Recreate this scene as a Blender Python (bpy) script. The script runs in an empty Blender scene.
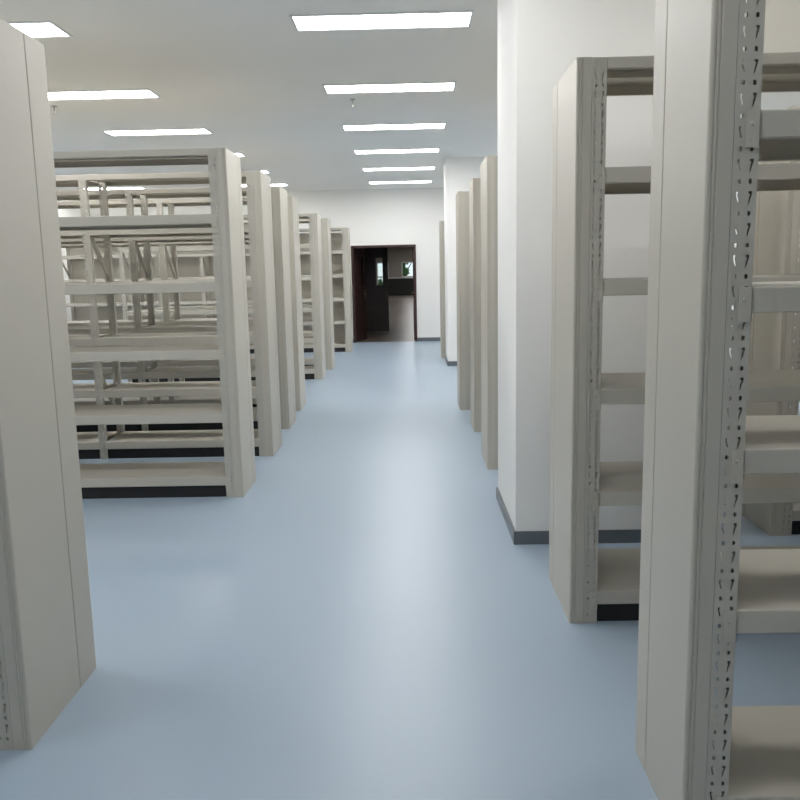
import bpy, bmesh, math, random
from mathutils import Vector, Matrix
random.seed(7)
scene = bpy.context.scene
C = scene.collection
PI = math.pi

# ------------------------------------------------------------------ materials
def lin(c):
    c /= 255.0
    return c / 12.92 if c <= 0.04045 else ((c + 0.055) / 1.055) ** 2.4
def rgb(r, g, b): return (lin(r), lin(g), lin(b), 1.0)

def mat(name, col, rough=0.5, metal=0.0, noise=0.0, nscale=6.0, bump=0.0, bscale=60.0, spec=0.5, rough_var=0.0):
    m = bpy.data.materials.new(name); m.use_nodes = True
    nt = m.node_tree; b = nt.nodes['Principled BSDF']
    b.inputs['Base Color'].default_value = col
    b.inputs['Roughness'].default_value = rough
    b.inputs['Metallic'].default_value = metal
    b.inputs['Specular IOR Level'].default_value = spec
    tc = nt.nodes.new('ShaderNodeTexCoord')
    if noise or rough_var:
        n = nt.nodes.new('ShaderNodeTexNoise'); n.inputs['Scale'].default_value = nscale
        n.inputs['Detail'].default_value = 2
        nt.links.new(tc.outputs['Object'], n.inputs['Vector'])
        if noise:
            r = nt.nodes.new('ShaderNodeValToRGB')
            r.color_ramp.elements[0].position = 0.2; r.color_ramp.elements[1].position = 0.8
            r.color_ramp.elements[0].color = tuple(c * (1 - noise) for c in col[:3]) + (1,)
            r.color_ramp.elements[1].color = tuple(min(1, c * (1 + noise)) for c in col[:3]) + (1,)
            nt.links.new(n.outputs['Fac'], r.inputs['Fac'])
            nt.links.new(r.outputs['Color'], b.inputs['Base Color'])
        if rough_var:
            mr = nt.nodes.new('ShaderNodeMapRange')
            mr.inputs['To Min'].default_value = rough - rough_var
            mr.inputs['To Max'].default_value = rough + rough_var
            nt.links.new(n.outputs['Fac'], mr.inputs['Value'])
            nt.links.new(mr.outputs['Result'], b.inputs['Roughness'])
    if bump:
        n2 = nt.nodes.new('ShaderNodeTexNoise'); n2.inputs['Scale'].default_value = bscale
        n2.inputs['Detail'].default_value = 1
        nt.links.new(tc.outputs['Object'], n2.inputs['Vector'])
        bp = nt.nodes.new('ShaderNodeBump'); bp.inputs['Strength'].default_value = bump
        bp.inputs['Distance'].default_value = 0.01
        nt.links.new(n2.outputs['Fac'], bp.inputs['Height'])
        nt.links.new(bp.outputs['Normal'], b.inputs['Normal'])
    return m

def emis(name, col, strength):
    m = bpy.data.materials.new(name); m.use_nodes = True
    b = m.node_tree.nodes['Principled BSDF']
    b.inputs['Base Color'].default_value = (0.9, 0.9, 0.9, 1)
    b.inputs['Emission Color'].default_value = col
    b.inputs['Emission Strength'].default_value = strength
    return m

LIGHT = 20.5
M = {}
M['wall'] = mat('white_wall_paint', rgb(244, 243, 240), 0.7, noise=0.008, nscale=1.5)
M['ceiling'] = mat('ceiling_paint', rgb(250, 248, 244), 0.85, noise=0.012, nscale=0.8)
M['floor'] = mat('blue_grey_floor_paint', rgb(161, 178, 195), 0.315, nscale=0.5, bump=0.01, bscale=3, rough_var=0.02)
M['rack'] = mat('warm_grey_powder_coat', rgb(192, 187, 176), 0.42, noise=0.008, nscale=2)
M['counter'] = mat('dark_green_grey_counter', rgb(46, 52, 48), 0.5, noise=0.2, nscale=3)
M['under_shade'] = mat('under_shelf_shade_black', rgb(28, 29, 31), 0.6, noise=0.05)  # near-black colour standing in for the shade beneath the racks
M['post'] = mat('post_powder_coat', rgb(188, 184, 174), 0.45, noise=0.015, nscale=5)
M['baseboard'] = mat('steel_skirting', rgb(120, 124, 128), 0.35, metal=0.6, noise=0.03, nscale=8)
M['wood'] = mat('dark_stained_wood', rgb(52, 32, 30), 0.4, noise=0.25, nscale=4)
M['jamb'] = mat('reddish_dark_wood', rgb(58, 36, 35), 0.4, noise=0.2, nscale=4)
M['tile'] = mat('corridor_tile', rgb(104, 92, 80), 0.29, noise=0.10, nscale=1.2)
M['grey'] = mat('lobby_wall_paint', rgb(150, 144, 136), 0.7, noise=0.05, nscale=1)
M['glass'] = mat('pane_glass', rgb(235, 240, 235), 0.05)
M['glass'].node_tree.nodes['Principled BSDF'].inputs['Transmission Weight'].default_value = 1.0
M['glass'].node_tree.nodes['Principled BSDF'].inputs['IOR'].default_value = 1.1
M['alu'] = mat('white_window_frame', rgb(205, 208, 206), 0.4, noise=0.02)
M['leaf'] = mat('tree_leaves', rgb(92, 118, 58), 0.6, noise=0.4, nscale=3)
M['bark'] = mat('tree_bark', rgb(80, 66, 52), 0.85, noise=0.2, nscale=8)
M['grass'] = mat('outdoor_ground', rgb(120, 128, 96), 0.9, noise=0.2, nscale=2)
M['light_frame'] = mat('light_frame_white', rgb(235, 236, 236), 0.4, noise=0.01)
M['diffuser'] = emis('light_diffuser', (1.0, 0.99, 0.975, 1), LIGHT)
M['chrome'] = mat('brushed_metal', rgb(170, 168, 162), 0.3, metal=1.0, noise=0.03)
M['brass'] = mat('dull_brass_handle', rgb(150, 132, 104), 0.35, metal=0.9, noise=0.03)

# ------------------------------------------------------------------ helpers
def add_box(bm, x0, x1, y0, y1, z0, z1):
    vs = [bm.verts.new(p) for p in ((x0,y0,z0),(x1,y0,z0),(x1,y1,z0),(x0,y1,z0),(x0,y0,z1),(x1,y0,z1),(x1,y1,z1),(x0,y1,z1))]
    for f in ((0,3,2,1),(4,5,6,7),(0,1,5,4),(1,2,6,5),(2,3,7,6),(3,0,4,7)):
        bm.faces.new([vs[i] for i in f])
def add_cyl(bm, p0, p1, r0, r1=None, n=16, cap=True):
    r1 = r0 if r1 is None else r1
    p0, p1 = Vector(p0), Vector(p1); d = (p1 - p0).normalized()
    a = d.orthogonal().normalized(); b = d.cross(a)
    ra = [bm.verts.new(p0 + (a*math.cos(2*PI*i/n) + b*math.sin(2*PI*i/n))*r0) for i in range(n)]
    rb = [bm.verts.new(p1 + (a*math.cos(2*PI*i/n) + b*math.sin(2*PI*i/n))*r1) for i in range(n)]
    for i in range(n):
        bm.faces.new((ra[i], ra[(i+1)%n], rb[(i+1)%n], rb[i]))
    if cap:
        bm.faces.new(list(reversed(ra))); bm.faces.new(rb)
def extrude_poly(bm, pts, axis, a0, a1, closed=True, caps=True):
    """pts: 2D outline; axis 'z': (x,y) outline run from z=a0 to a1; axis 'x': (y,z) outline run along x."""
    def P(p, a): return (p[0], p[1], a) if axis == 'z' else (a, p[0], p[1])
    A = [bm.verts.new(P(p, a0)) for p in pts]; B = [bm.verts.new(P(p, a1)) for p in pts]
    n = len(pts)
    for i in range(n if closed else n - 1):
        j = (i + 1) % n
        bm.faces.new((A[i], A[j], B[j], B[i]))
    if caps:
        bm.faces.new(list(reversed(A))); bm.faces.new(B)
def mesh_of(name, bm, m):
    bmesh.ops.recalc_face_normals(bm, faces=bm.faces)
    me = bpy.data.meshes.new(name); bm.to_mesh(me); bm.free()
    me.materials.append(m); return me
def link(name, me, parent=None, loc=(0,0,0), rotz=0.0):
    o = bpy.data.objects.new(name, me); C.objects.link(o)
    o.location = loc; o.rotation_euler = (0, 0, rotz); o.parent = parent
    return o
def obj(name, bm, m, parent=None, loc=(0,0,0), rotz=0.0):
    return link(name, mesh_of(name, bm, m), parent, loc, rotz)
def bevel(o, w=0.004, seg=2):
    md = o.modifiers.new('bevel', 'BEVEL'); md.width = w; md.segments = seg; md.limit_method = 'ANGLE'
    return o
def struct(name, bm, m, loc=(0,0,0)):
    o = obj(name, bm, m, None, loc); o['kind'] = 'structure'; return o
def thing(name, label, cat, loc=(0,0,0), rotz=0.0, group=None):
    o = bpy.data.objects.new(name, None); C.objects.link(o)
    o.location = loc; o.rotation_euler = (0, 0, rotz); o.empty_display_size = 0.2
    o['label'] = label; o['category'] = cat
    if group: o['group'] = group
    return o
def sbox(name, m, *b):
    bm = bmesh.new(); add_box(bm, *b); return struct(name, bm, m)

# ------------------------------------------------------------------ room shell
XL, XR, YB, YD, HC = -7.2, 4.7, -2.4, 18.40, 3.36
T = 0.2
sbox('floor', M['floor'], XL-T, XR+T, YB-T, YD+0.02, -0.12, 0.0)
sbox('ceiling', M['ceiling'], XL-T, XR+T, YB-T, YD+T, HC, HC+0.15)
sbox('wall_left', M['wall'], XL-T, XL, YB, YD, 0, HC)
sbox('wall_right', M['wall'], XR, XR+T, YB, YD, 0, HC)
sbox('wall_rear', M['wall'], XL-T, XR+T, YB-T, YB, 0, HC)
DX0, DX1, DH = -1.30, 0.137, 2.15          # doorway in the far wall
bm = bmesh.new()
add_box(bm, XL-T, DX0, YD, YD+0.24, 0, HC)
add_box(bm, DX1, XR+T, YD, YD+0.24, 0, HC)
add_box(bm, DX0, DX1, YD, YD+0.24, DH, HC)
struct('wall_back', bm, M['wall'])
bm = bmesh.new()
add_box(bm, XL, DX0-0.002, YD-0.014, YD, 0, 0.085)
add_box(bm, DX1+0.002, XR, YD-0.014, YD, 0, 0.085)
struct('baseboard_back', bm, M['baseboard'])
sbox('baseboard_right', M['baseboard'], XR-0.014, XR, YB, YD-0.014, 0, 0.085)
sbox('baseboard_left', M['baseboard'], XL, XL+0.014, YB, YD-0.014, 0, 0.085)

def pillar(x0, x1, y0, y1):
    bm = bmesh.new(); add_box(bm, x0, x1, y0, y1, 0, HC)
    p = struct('pillar', bm, M['wall'])
    bm = bmesh.new(); t = 0.012; h = 0.078
    add_box(bm, x0-t, x1+t, y0-t, y0, 0, h)
    add_box(bm, x0-t, x1+t, y1, y1+t, 0, h)
    add_box(bm, x0-t, x0, y0, y1, 0, h)
    add_box(bm, x1, x1+t, y0, y1, 0, h)
    b = obj('skirting', bm, M['baseboard'], p); b['label'] = 'dark steel skirting strip'
    return p
pillar(0.59, 1.78, 4.60, 5.57)
pillar(0.61, 1.70, 13.56, 14.50)

# ------------------------------------------------------------------ the far doorway, corridor and lobby
def door_set(n, y, x0, x1, h, left_open, right_open, depth):
    d = bpy.data.objects.new('door_%d' % n, None); C.objects.link(d)
    d.location = ((x0+x1)/2, y, 0); d['kind'] = 'structure'
    w = x1 - x0; f = 0.05
    bm = bmesh.new()
    add_box(bm, -w/2, -w/2+f, -0.03, depth, 0, h)
    add_box(bm, w/2-f, w/2, -0.03, depth, 0, h)
    add_box(bm, -w/2+f, w/2-f, -0.03, depth, h-f, h)
    bevel(obj('frame', bm, M['jamb'], d), 0.006)
    lw = (w - 2*f)/2
    for s, ang in ((-1, left_open), (1, right_open)):
        bm = bmesh.new()
        g0, g1, gz0, gz1 = lw*0.60, lw*0.82, 1.22, 1.92     # slit window
        t0, t1 = -0.02, 0.02
        add_box(bm, 0, g0, t0, t1, 0.01, h-f-0.01)
        add_box(bm, g1, lw-0.004, t0, t1, 0.01, h-f-0.01)
        add_box(bm, g0, g1, t0, t1, 0.01, gz0)
        add_box(bm, g0, g1, t0, t1, gz1, h-f-0.01)
        add_box(bm, 0.09, g0-0.03, t0-0.008, t1+0.008, 0.15, 0.9)      # raised panels
        add_box(bm, 0.09, g0-0.03, t0-0.008, t1+0.008, 1.15, 1.95)
        if s > 0:
            for v in bm.verts: v.co.x = -v.co.x
        lf = obj('leaf', bm, M['wood'], d, (s*(w/2-f), depth-0.02, 0), math.radians(-s*ang))
        bm = bmesh.new(); add_box(bm, g0, g1, -0.004, 0.004, gz0, gz1)
        if s > 0:
            for v in bm.verts: v.co.x = -v.co.x
        obj('pane', bm, M['glass'], lf)
        bm = bmesh.new(); hx = -s*(lw-0.07)
        for q in (-1, 1):
            add_box(bm, hx-0.022, hx+0.022, q*0.026-0.006, q*0.026+0.006, 0.95, 1.17)
            add_cyl(bm, (hx, q*0.03, 1.06), (hx, q*0.07, 1.06), 0.011)
            add_cyl(bm, (hx, q*0.07, 1.06), (hx+s*0.12, q*0.07, 1.06), 0.010)
        if n == 1: obj('handle', bm, M['brass'], lf)
        else: bm.free()
    return d
door_set(1, YD, DX0, DX1, DH, 74, 93, 0.26)
V0, V1 = YD+0.24, 21.30
HV = 2.45
sbox('floor_vestibule', M['tile'], -1.9, 1.0, YD+0.02, V1+0.2, -0.12, -0.001)
sbox('ceiling_vestibule', M['grey'], -1.9, 1.0, V0, V1, HV, HV+0.1)
sbox('wall_vestibule_left', M['jamb'], -2.0, -1.9, V0, V1, 0, HV)
sbox('wall_vestibule_right', M['grey'], 1.0, 1.1, V0, V1, 0, HV)
EX0, EX1 = -1.42, 0.28
bm = bmesh.new()
add_box(bm, -4.2, EX0, V1, V1+0.2, 0, 3.2)
add_box(bm, EX1, 4.2, V1, V1+0.2, 0, 3.2)
add_box(bm, EX0, EX1, V1, V1+0.2, 2.24, 3.2)
struct('wall_vestibule_back', bm, M['jamb'])
door_set(2, V1, EX0, EX1, 2.24, 0, 96, 0.2)
YF = 57.0
sbox('floor_lobby', M['tile'], -4.2, 4.2, V1+0.2, YF, -0.12, 0.0)
sbox('ceiling_lobby', M['grey'], -4.2, 4.2, V1, YF, 3.2, 3.3)
sbox('wall_lobby_left', M['grey'], -4.3, -4.2, V1+0.2, YF, 0, 3.2)
sbox('wall_lobby_right', M['grey'], 4.2, 4.3, V1+0.2, YF, 0, 3.2)
WINS = [(-0.58, 0.48), (-2.3, -1.45)]
WZ0, WZ1 = 0.12, 2.15
bm = bmesh.new()
for a, b in ((-4.3, -2.3), (-1.45, -0.58), (0.48, 4.3)): add_box(bm, a, b, YF, YF+0.3, 0, 3.3)
for a, b in WINS:
    add_box(bm, a, b, YF, YF+0.3, 0, WZ0); add_box(bm, a, b, YF, YF+0.3, WZ1, 3.3)
struct('wall_lobby_back', bm, M['grey'])
for n, (a, b) in enumerate(WINS):
    w = bpy.data.objects.new('window_%d' % (n+1), None); C.objects.link(w); w.location = (0, YF, 0); w['kind'] = 'structure'
    bm = bmesh.new()
    for x in (a, b-0.07): add_box(bm, x, x+0.07, 0.08, 0.18, WZ0, WZ1)
    for z in (WZ0, 1.10, WZ1-0.08): add_box(bm, a, b, 0.07, 0.19, z, z+0.08)
    obj('window_frame', bm, M['alu'], w)
    bm = bmesh.new(); add_box(bm, a, b, 0.125, 0.135, WZ0, WZ1)
    obj('pane', bm, M['glass'], w)
t = thing('lobby_counter', 'long low dark counter with a pale top, seen far through the open doorway', 'counter', (-0.55, 52.0, 0))
bm = bmesh.new(); add_box(bm, -0.95, 0.95, 0, 0.5, 0, 1.05)
add_box(bm, -0.8, -0.05, -0.015, 0, 0.12, 0.95); add_box(bm, 0.05, 0.8, -0.015, 0, 0.12, 0.95)
obj('counter_body', bm, M['counter'], t)
bm = bmesh.new(); add_box(bm, -1.0, 1.0, -0.05, 0.55, 1.05, 1.13); bevel(obj('counter_top', bm, M['alu'], t), 0.01)
bm = bmesh.new(); add_box(bm, -30, 30, YF+0.3, YF+60, -0.25, -0.1)
g = struct('ground_outside', bm, M['grass'])

def leaf_cloud(bm, centres, n, size):
    for _ in range(n):
        c, r = random.choice(centres)
        v = Vector((random.gauss(0,1), random.gauss(0,1), random.gauss(0,1))).normalized() * r * (0.55 + 0.45*random.random())
        p = Vector(c) + v
        a = Vector((random.uniform(-1,1), random.uniform(-1,1), random.uniform(-1,1))).normalized()
        b = a.orthogonal().normalized(); s = size*random.uniform(0.6, 1.3)
        q = [bm.verts.new(p + a*s), bm.verts.new(p + b*s*0.5), bm.verts.new(p - a*s), bm.verts.new(p - b*s*0.5)]
        bm.faces.new(q)
def tree(x, y, h, label):
    t = thing('tree', label, 'tree', (x, y, -0.1), group='trees outside the lobby window')
    bm = bmesh.new(); add_cyl(bm, (0,0,0), (0.1,0,h*0.55), 0.16, 0.09, 10)
    for a in range(4):
        add_cyl(bm, (0.08,0,h*0.4), (math.cos(a*1.6)*0.8, math.sin(a*1.6)*0.8, h*0.75), 0.06, 0.02, 8)
    obj('trunk', bm, M['bark'], t)
    bm = bmesh.new()
    leaf_cloud(bm, [((random.uniform(-.45,.45), random.uniform(-.45,.45), h*random.uniform(0.45,0.95)), random.uniform(0.3,0.55)) for _ in range(9)], 1500, 0.14)
    obj('crown', bm, M['leaf'], t)
tree(-0.55, YF+4.4, 3.2, 'leafy green tree outside the lobby window, left of the bright sky patch')
tree(0.75, YF+6.5, 4.2, 'leafy green tree seen through the open doorway, beside the bright sky')
bm = bmesh.new()
leaf_cloud(bm, [((x*0.35, random.uniform(-.25,.25), random.uniform(0.25,0.7)), 0.4) for x in range(-9, 9)], 2600, 0.09)
add_box(bm, -3.2, 3.2, -0.25, 0.25, -0.1, 0.7)
hg = obj('hedge', bm, M['leaf'], None, (-0.6, YF+2.6, 0)); hg['kind'] = 'stuff'; hg['label'] = 'low dark green hedge below the far lobby window'; hg['category'] = 'hedge'

# ------------------------------------------------------------------ racks
RH = 2.44                       # rack height
RET = 0.062                     # front return of the end cover
PW, PD = 0.061, 0.042           # perforated post
PITCH = 1.41                    # bay pitch
ROW = 0.0762                    # hole pitch
SHELF_Z = [0.155, 0.615, 1.070, 1.540, 2.005, 2.44]

def post_mesh():
    cu = bpy.data.curves.new('post_face', 'CURVE'); cu.dimensions = '2D'; cu.fill_mode = 'BOTH'; cu.extrude = 0.0009
    def poly(pts):
        s = cu.splines.new('POLY'); s.points.add(len(pts)-1); s.use_cyclic_u = True
        for p, q in zip(s.points, pts): p.co = (q[0], q[1], 0, 1)
    H2 = RH - 0.002
    poly([(-PW/2, 0), (PW/2, 0), (PW/2, ROW), (-PW/2, ROW)])       # one perforated cell, repeated up the post
    hole = [(-.0044,-.003),(-.003,-.0055),(.003,-.0055),(.0044,-.003),(.0044,.003),(.003,.0055),(-.003,.0055),(-.0044,.003)]
    key = [(-.004,.015),(.006,.016),(.0065,.009),(.002,-.004),(-.001,-.016),(-.004,-.016),(-.0025,-.004),(.0022,.009),(-.004,.011)]
    pale = [(.0005,.015),(.006,.015),(.006,.006),(.001,-.011),(-.0025,-.011),(.002,.006)]
    for cx in (-0.0135, 0.0135):
        poly([(cx+p[0], 0.016+p[1]) for p in hole])
        m = 1 if cx > 0 else -1
        k = [(cx + m*p[0], 0.053+p[1]) for p in (key if m > 0 else pale)]
        poly(k if m > 0 else k[::-1])
    ob = bpy.data.objects.new('post_face', cu); C.objects.link(ob)
    dg = bpy.context.evaluated_depsgraph_get(); dg.update()
    face = bpy.data.meshes.new_from_object(ob.evaluated_get(dg))
    bpy.data.objects.remove(ob); bpy.data.curves.remove(cu)
    cell = [v.co.copy() for v in face.vertices]; tris = [tuple(p.vertices) for p in face.polygons]
    bpy.data.meshes.remove(face)
    bm = bmesh.new(); n = int((H2 - 0.03)/ROW); off = 0.027
    for i in range(n):                       # upright: (x, y, z) -> (x, depth, height)
        vs = [bm.verts.new((c.x, 0.0009 - c.z, off + i*ROW + c.y)) for c in cell]
        for f in tris: bm.faces.new([vs[j] for j in f])
    add_box(bm, -PW/2, PW/2, 0, 0.0018, 0, off)
    add_box(bm, -PW/2, PW/2, 0, 0.0018, off + n*ROW, H2)
    t = 0.0018
    for s in (-1, 1):                        # side webs and inward back lips: an open C channel
        x0, x1 = sorted((s*PW/2, s*(PW/2 - t)))
        add_box(bm, x0, x1, t, PD, 0, RH-0.002)
        x0, x1 = sorted((s*(PW/2-t), s*0.0035))
        add_box(bm, x0, x1, PD-t, PD, 0, RH-0.002)
    add_box(bm, -PW/2, PW/2, 0.002, PD, 0, 0.004)   # foot plate
    me = bpy.data.meshes.new('post'); bm.to_mesh(me); bm.free()
    me.materials.append(M['post']); return me
POST = post_mesh()

def shelf_mesh(d, L, h):
    bm = bmesh.new(); r = 0.016
    prof = [(r, -h+0.004), (r*0.9, -h), (0.003, -h), (0, -h+0.003), (0, -0.004), (0.0015, -0.001), (0.005, 0),
            (d-0.005, 0), (d-0.0015, -0.001), (d, -0.004), (d, -h+0.003), (d-0.003, -h), (d-r*0.9, -h), (d-r, -h+0.004)]
    extrude_poly(bm, prof, 'x', 0, L, closed=False, caps=False)
    for x in (0, L):
        vs = [bm.verts.new(p) for p in ((x, 0.002, -h+0.02), (x, d-0.002, -h+0.02), (x, d-0.002, -0.001), (x, 0.002, -0.001))]
        bm.faces.new(vs)
    add_box(bm, 0.01, L-0.01, d/2-0.03, d/2+0.03, -0.03, -0.0015)     # stiffening channel under the shelf
    bmesh.ops.recalc_face_normals(bm, faces=bm.faces)
    me = bpy.data.meshes.new('shelf'); bm.to_mesh(me); bm.free(); me.materials.append(M['rack']); return me

def cover_mesh(d, s, g):
    """end cover; local x = 0 is the face towards the aisle, the rack runs to s*x."""
    R = 0.008; gw, gd = 0.005, 0.005
    p = []
    p += [(RET, 0.0)]
    for x in (0.024, 0.014): p += [(x+0.003, 0), (x, 0.003), (x-0.003, 0)]          # reeded return
    for i in range(6):
        a = PI/2*i/5; p.append((R - R*math.sin(a), R - R*math.cos(a)))
    for y in (d-g,): p += [(0, y-gw), (gd, y-gw*0.4), (gd, y+gw*0.4), (0, y+gw)]
    for i in range(6):
        a = PI/2*i/5; p.append((R - R*math.cos(a), d - R + R*math.sin(a)))
    p += [(RET, d)]
    p = [(s*x, y) for x, y in p]
    bm = bmesh.new(); extrude_poly(bm, p, 'z', 0.0, RH)
    return mesh_of('end_cover', bm, M['rack'])

def bracket_mesh(s):
    bm = bmesh.new()
    add_box(bm, -0.017, 0.017, -0.004, -0.0012, -0.088, 0.0)
    add_cyl(bm, (-0.002, -0.004, -0.032), (-0.002, -0.008, -0.032), 0.0055, 0.004, 12)
    add_cyl(bm, (-0.002, -0.004, -0.070), (-0.002, -0.0055, -0.070), 0.004, 0.004, 10)
    add_box(bm, 0.015*s if s > 0 else -0.017, 0.017 if s > 0 else 0.015*s, -0.004, 0.02, -0.088, 0.0)
    return mesh_of('bracket', bm, M['rack'])
BR = {1: bracket_mesh(1), -1: bracket_mesh(-1)}

def brace_mesh(d, z0, z1):
    bm = bmesh.new()
    if True:
        a, b = Vector((0, 0.03, z1)), Vector((0, d-0.03, z0))
        u = (b-a).normalized(); n = Vector((0, -u.z, u.y)) * 0.022
        pts = [a+n, b+n, b-n, a-n]
        A = [bm.verts.new(p + Vector((-0.009,0,0))) for p in pts]; B = [bm.verts.new(p + Vector((0.009,0,0))) for p in pts]
        bm.faces.new(A[::-1]); bm.faces.new(B)
        for i in range(4): bm.faces.new((A[i], A[(i+1)%4], B[(i+1)%4], B[i]))
    return mesh_of('brace', bm, M['post'])

cache = {}
def cached(key, fn):
    if key not in cache: cache[key] = fn()
    return cache[key]

def rack(x, y, s, depth, bays, label, brackets=False, braces=True, groove=0.12, shelves=SHELF_Z, back=False):
    t = thing('storage_rack', label, 'storage rack', (x, y, 0), group='steel storage racks along the %s side of the aisle' % ('left' if s < 0 else 'right'))
    link('end_cover', cached(('c', depth, s, groove), lambda: cover_mesh(depth, s, groove)), t)
    L = PITCH - PW - 0.002
    for k in range(bays+1):
        px = s*(RET + PW/2 + 0.001 + k*PITCH)
        link('post', POST, t, (px, 0.0, 0))
        link('post', POST, t, (px, depth, 0), PI)
        if braces and k:
            for z0, z1 in ((0.30, 0.78), (1.58, 1.98)):
                link('brace', cached(('b', depth, z0), lambda: brace_mesh(depth, z0, z1)), t, (px, 0, 0))
    for k in range(bays):
        a = RET + PW + 0.002 + k*PITCH
        x0 = a if s > 0 else -(a + L)
        for z in shelves:
            sh = link('shelf', cached(('s', depth, z > 2.4), lambda: shelf_mesh(depth, L, 0.046 if z > 2.4 else 0.066)), t, (x0, 0.0, z))
            if brackets and z < 2.3:
                link('bracket', BR[1], sh, (-0.0175, 0, 0))
                link('bracket', BR[-1], sh, (L+0.0175, 0, 0))
        bm = bmesh.new(); add_box(bm, 0, L, 0.022, depth-0.022, 0.0, shelves[0]-0.067)  # added black block, in place of the shadow below the lowest shelf
        obj('under_shelf_shade', bm, M['under_shade'], t, (x0, 0, 0))
        if back:
            bm = bmesh.new(); add_box(bm, 0, L, depth+0.001, depth+0.003, 0.06, RH-0.07)
            obj('back_panel', bm, M['rack'], t, (x0, 0, 0))
    return t

LX = [-1.232, -1.232, -1.270, -1.305, -1.340, -1.308, -1.200]
LY = [5.707, 7.012, 8.262, 9.378, 12.146, 13.340, 16.294]
LLAB = ['first full grey metal rack on the left, six empty shelves facing the camera',
        'second grey metal rack in the left row, just behind the open one in front',
        'third grey rack of the left row, mostly a tall narrow end panel',
        'fourth grey rack of the left row, last before the gap',
        'grey rack just past the gap on the left, shelf openings showing',
        'grey rack squeezed right behind the one past the gap',
        'smallest grey rack at the far left, nearest the dark doorway']
for i in range(7):
    rack(LX[i], LY[i], -1, 0.49, [3, 3, 3, 3, 2, 2, 4][i], LLAB[i], brackets=(i == 0), back=(i == 6))
rack(-1.3255, 2.56, -1, 0.59, 1, 'cropped foreground rack at the left edge, showing only its plain end panel', groove=0.17, braces=False)
RR = [(0.722, 2.05, 0.47, 2, True, 'nearest rack at the right edge, with large perforated post and hooked shelf brackets'),
      (0.694, 3.508, 0.56, 2, True, 'second rack on the right, in front of the white pillar'),
      (0.594, 6.399, 0.56, 2, False, 'grey rack directly behind the white pillar on the right'),
      (0.607, 7.940, 0.50, 2, False, 'narrow grey rack between two others behind the white pillar'),
      (0.544, 9.230, 0.50, 2, False, 'third grey rack beyond the white pillar, shortest in view of those three'),
      (0.545, 14.75, 0.50, 2, False, 'farthest right rack, a thin grey strip beyond the second white pillar'),
      (2.105, 4.675, 0.50, 1, False, 'grey rack set back beside the pillar, seen through the nearest right rack')]
for x, y, d, b, br, lab in RR:
    rack(x, y, 1, d, b, lab, brackets=br, braces=False, shelves=[0.155, 0.695, 1.130, 1.542, 1.962, 2.44] if y < 3 else SHELF_Z)

# ------------------------------------------------------------------ ceiling lights
LW, LD = 1.24, 0.325
bm = bmesh.new(); f = 0.02
add_box(bm, -LW/2-f, LW/2+f, -LD/2-f, -LD/2, -0.012, 0)
add_box(bm, -LW/2-f, LW/2+f, LD/2, LD/2+f, -0.012, 0)
add_box(bm, -LW/2-f, -LW/2, -LD/2, LD/2, -0.012, 0)
add_box(bm, LW/2, LW/2+f, -LD/2, LD/2, -0.012, 0)
FR = mesh_of('light_frame', bm, M['light_frame'])
bm = bmesh.new(); add_box(bm, -LW/2, LW/2, -LD/2, LD/2, -0.008, -0.001)
DF = mesh_of('diffuser', bm, M['diffuser'])
ROWS = [1.67, 3.84, 6.17, 8.33, 10.52, 12.63, 14.79, 17.02]
COLS = [-6.04, -3.10, -0.164, 2.77]
ordn = {2: 'nearest', 3: 'second', 4: 'third', 5: 'fourth', 6: 'fifth', 7: 'sixth and farthest'}
for ci, x in enumerate(COLS):
    for ri, y in enumerate(ROWS):
        seen = (ci == 2 and ri >= 2) or (ci == 1 and ri >= 2) or (ci == 0 and ri >= 6)
        if seen:
            col = ['over the far left of the room, glimpsed through the racks', 'above the left racks', 'in the row above the aisle'][ci]
            lab = ('%s bright ceiling panel light %s' % (ordn[ri] if ci else {6: 'nearer', 7: 'farther'}[ri], col))
            t = thing('ceiling_light', lab, 'ceiling light', (x, y, HC), group='rectangular ceiling panel lights')
            link('light_frame', FR, t); link('diffuser', DF, t)
        else:                                # lamps beyond the frame: real area lights in the same grid
            la = bpy.data.lights.new('panel_lamp', 'AREA'); la.shape = 'RECTANGLE'
            la.size = LW; la.size_y = LD; la.energy = LIGHT*LW*LD*PI*(0.85 if ri > 0 else 0.55)
            la.color = (1.0, 0.99, 0.975)
            lo = bpy.data.objects.new('panel_lamp', la); C.objects.link(lo); lo.location = (x, y, HC-0.01)
# added fill lights to brighten the lobby, no fixtures there
for y in (27, 36, 45, 53):
    la = bpy.data.lights.new('lobby_fill', 'AREA'); la.size = 2.5; la.energy = 120
    lo = bpy.data.objects.new('lobby_fill', la); C.objects.link(lo); lo.location = (1.0, y, 3.15)

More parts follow.
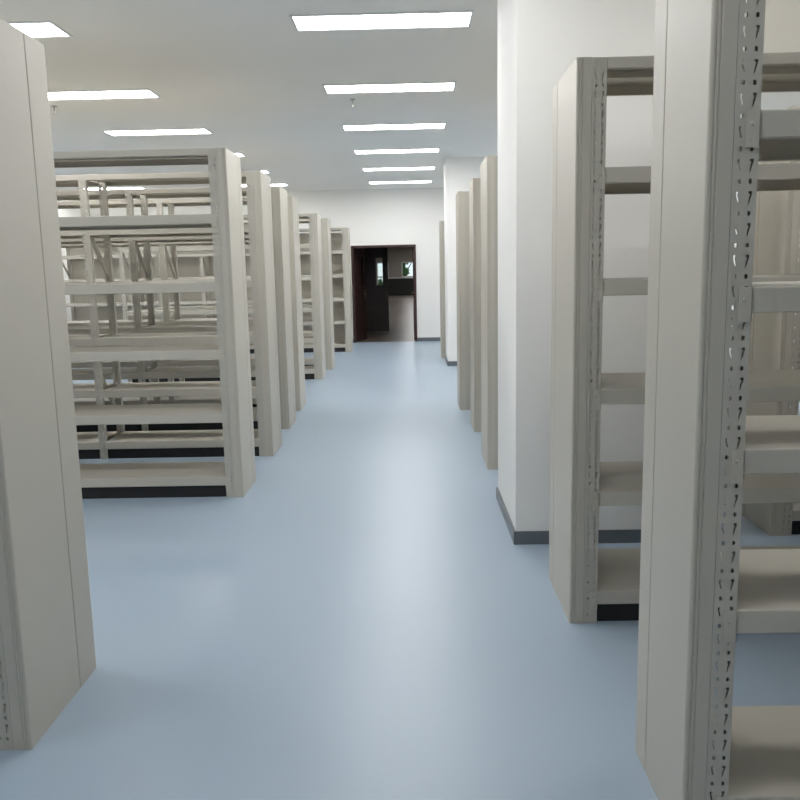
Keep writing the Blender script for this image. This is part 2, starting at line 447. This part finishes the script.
# sprinkler heads
def sprinkler(x, y, label):
    t = thing('ceiling_sprinkler', label, 'sprinkler', (x, y, HC), group='sprinkler heads on the ceiling')
    bm = bmesh.new(); add_cyl(bm, (0,0,-0.008), (0,0,0), 0.026, 0.03, 20); obj('rosette', bm, M['chrome'], t)
    bm = bmesh.new(); add_cyl(bm, (0,0,-0.05), (0,0,-0.008), 0.007, 0.008, 12)
    for q in (-1, 1): add_cyl(bm, (q*0.010,0,-0.045), (q*0.004,0,-0.075), 0.003, 0.003, 8)
    obj('stem', bm, M['chrome'], t)
    bm = bmesh.new(); add_cyl(bm, (0,0,-0.079), (0,0,-0.075), 0.015, 0.015, 16); obj('deflector', bm, M['chrome'], t)
sprinkler(-0.565, 8.85, 'small sprinkler head on the ceiling above the aisle, behind the second light')
sprinkler(-3.68, 8.85, 'small sprinkler head on the ceiling above the left racks')

# ------------------------------------------------------------------ world
wd = bpy.data.worlds.new('sky'); scene.world = wd; wd.use_nodes = True
nt = wd.node_tree; bg = nt.nodes['Background']
sky = nt.nodes.new('ShaderNodeTexSky'); sky.sky_type = 'HOSEK_WILKIE'; sky.turbidity = 4
sky.sun_direction = (0.3, -0.5, 0.8)
nt.links.new(sky.outputs['Color'], bg.inputs['Color']); bg.inputs['Strength'].default_value = 7.0

# ------------------------------------------------------------------ camera
cd = bpy.data.cameras.new('camera'); co = bpy.data.objects.new('camera', cd); C.objects.link(co)
cd.sensor_width = 36; cd.lens = 816.39/800*36; cd.clip_start = 0.05; cd.clip_end = 300
p, r, yw = 0.158, -0.0203, -0.0153
F = Vector((math.sin(yw)*math.cos(p), math.cos(yw)*math.cos(p), -math.sin(p)))
R0 = Vector((math.cos(yw), -math.sin(yw), 0)); U0 = R0.cross(F)
Rv = R0*math.cos(r) + U0*math.sin(r); U = -R0*math.sin(r) + U0*math.cos(r)
mw = Matrix((Rv, U, -F)).transposed().to_4x4(); mw.translation = (0, 0, 1.6)
co.matrix_world = mw
scene.camera = co

scene.view_settings.view_transform = 'Standard'
scene.view_settings.look = 'None'
scene.view_settings.exposure = 0.0
scene.cycles.max_bounces = 10
scene.cycles.diffuse_bounces = 8
scene.cycles.use_denoising = True
scene.cycles.sample_clamp_indirect = 5
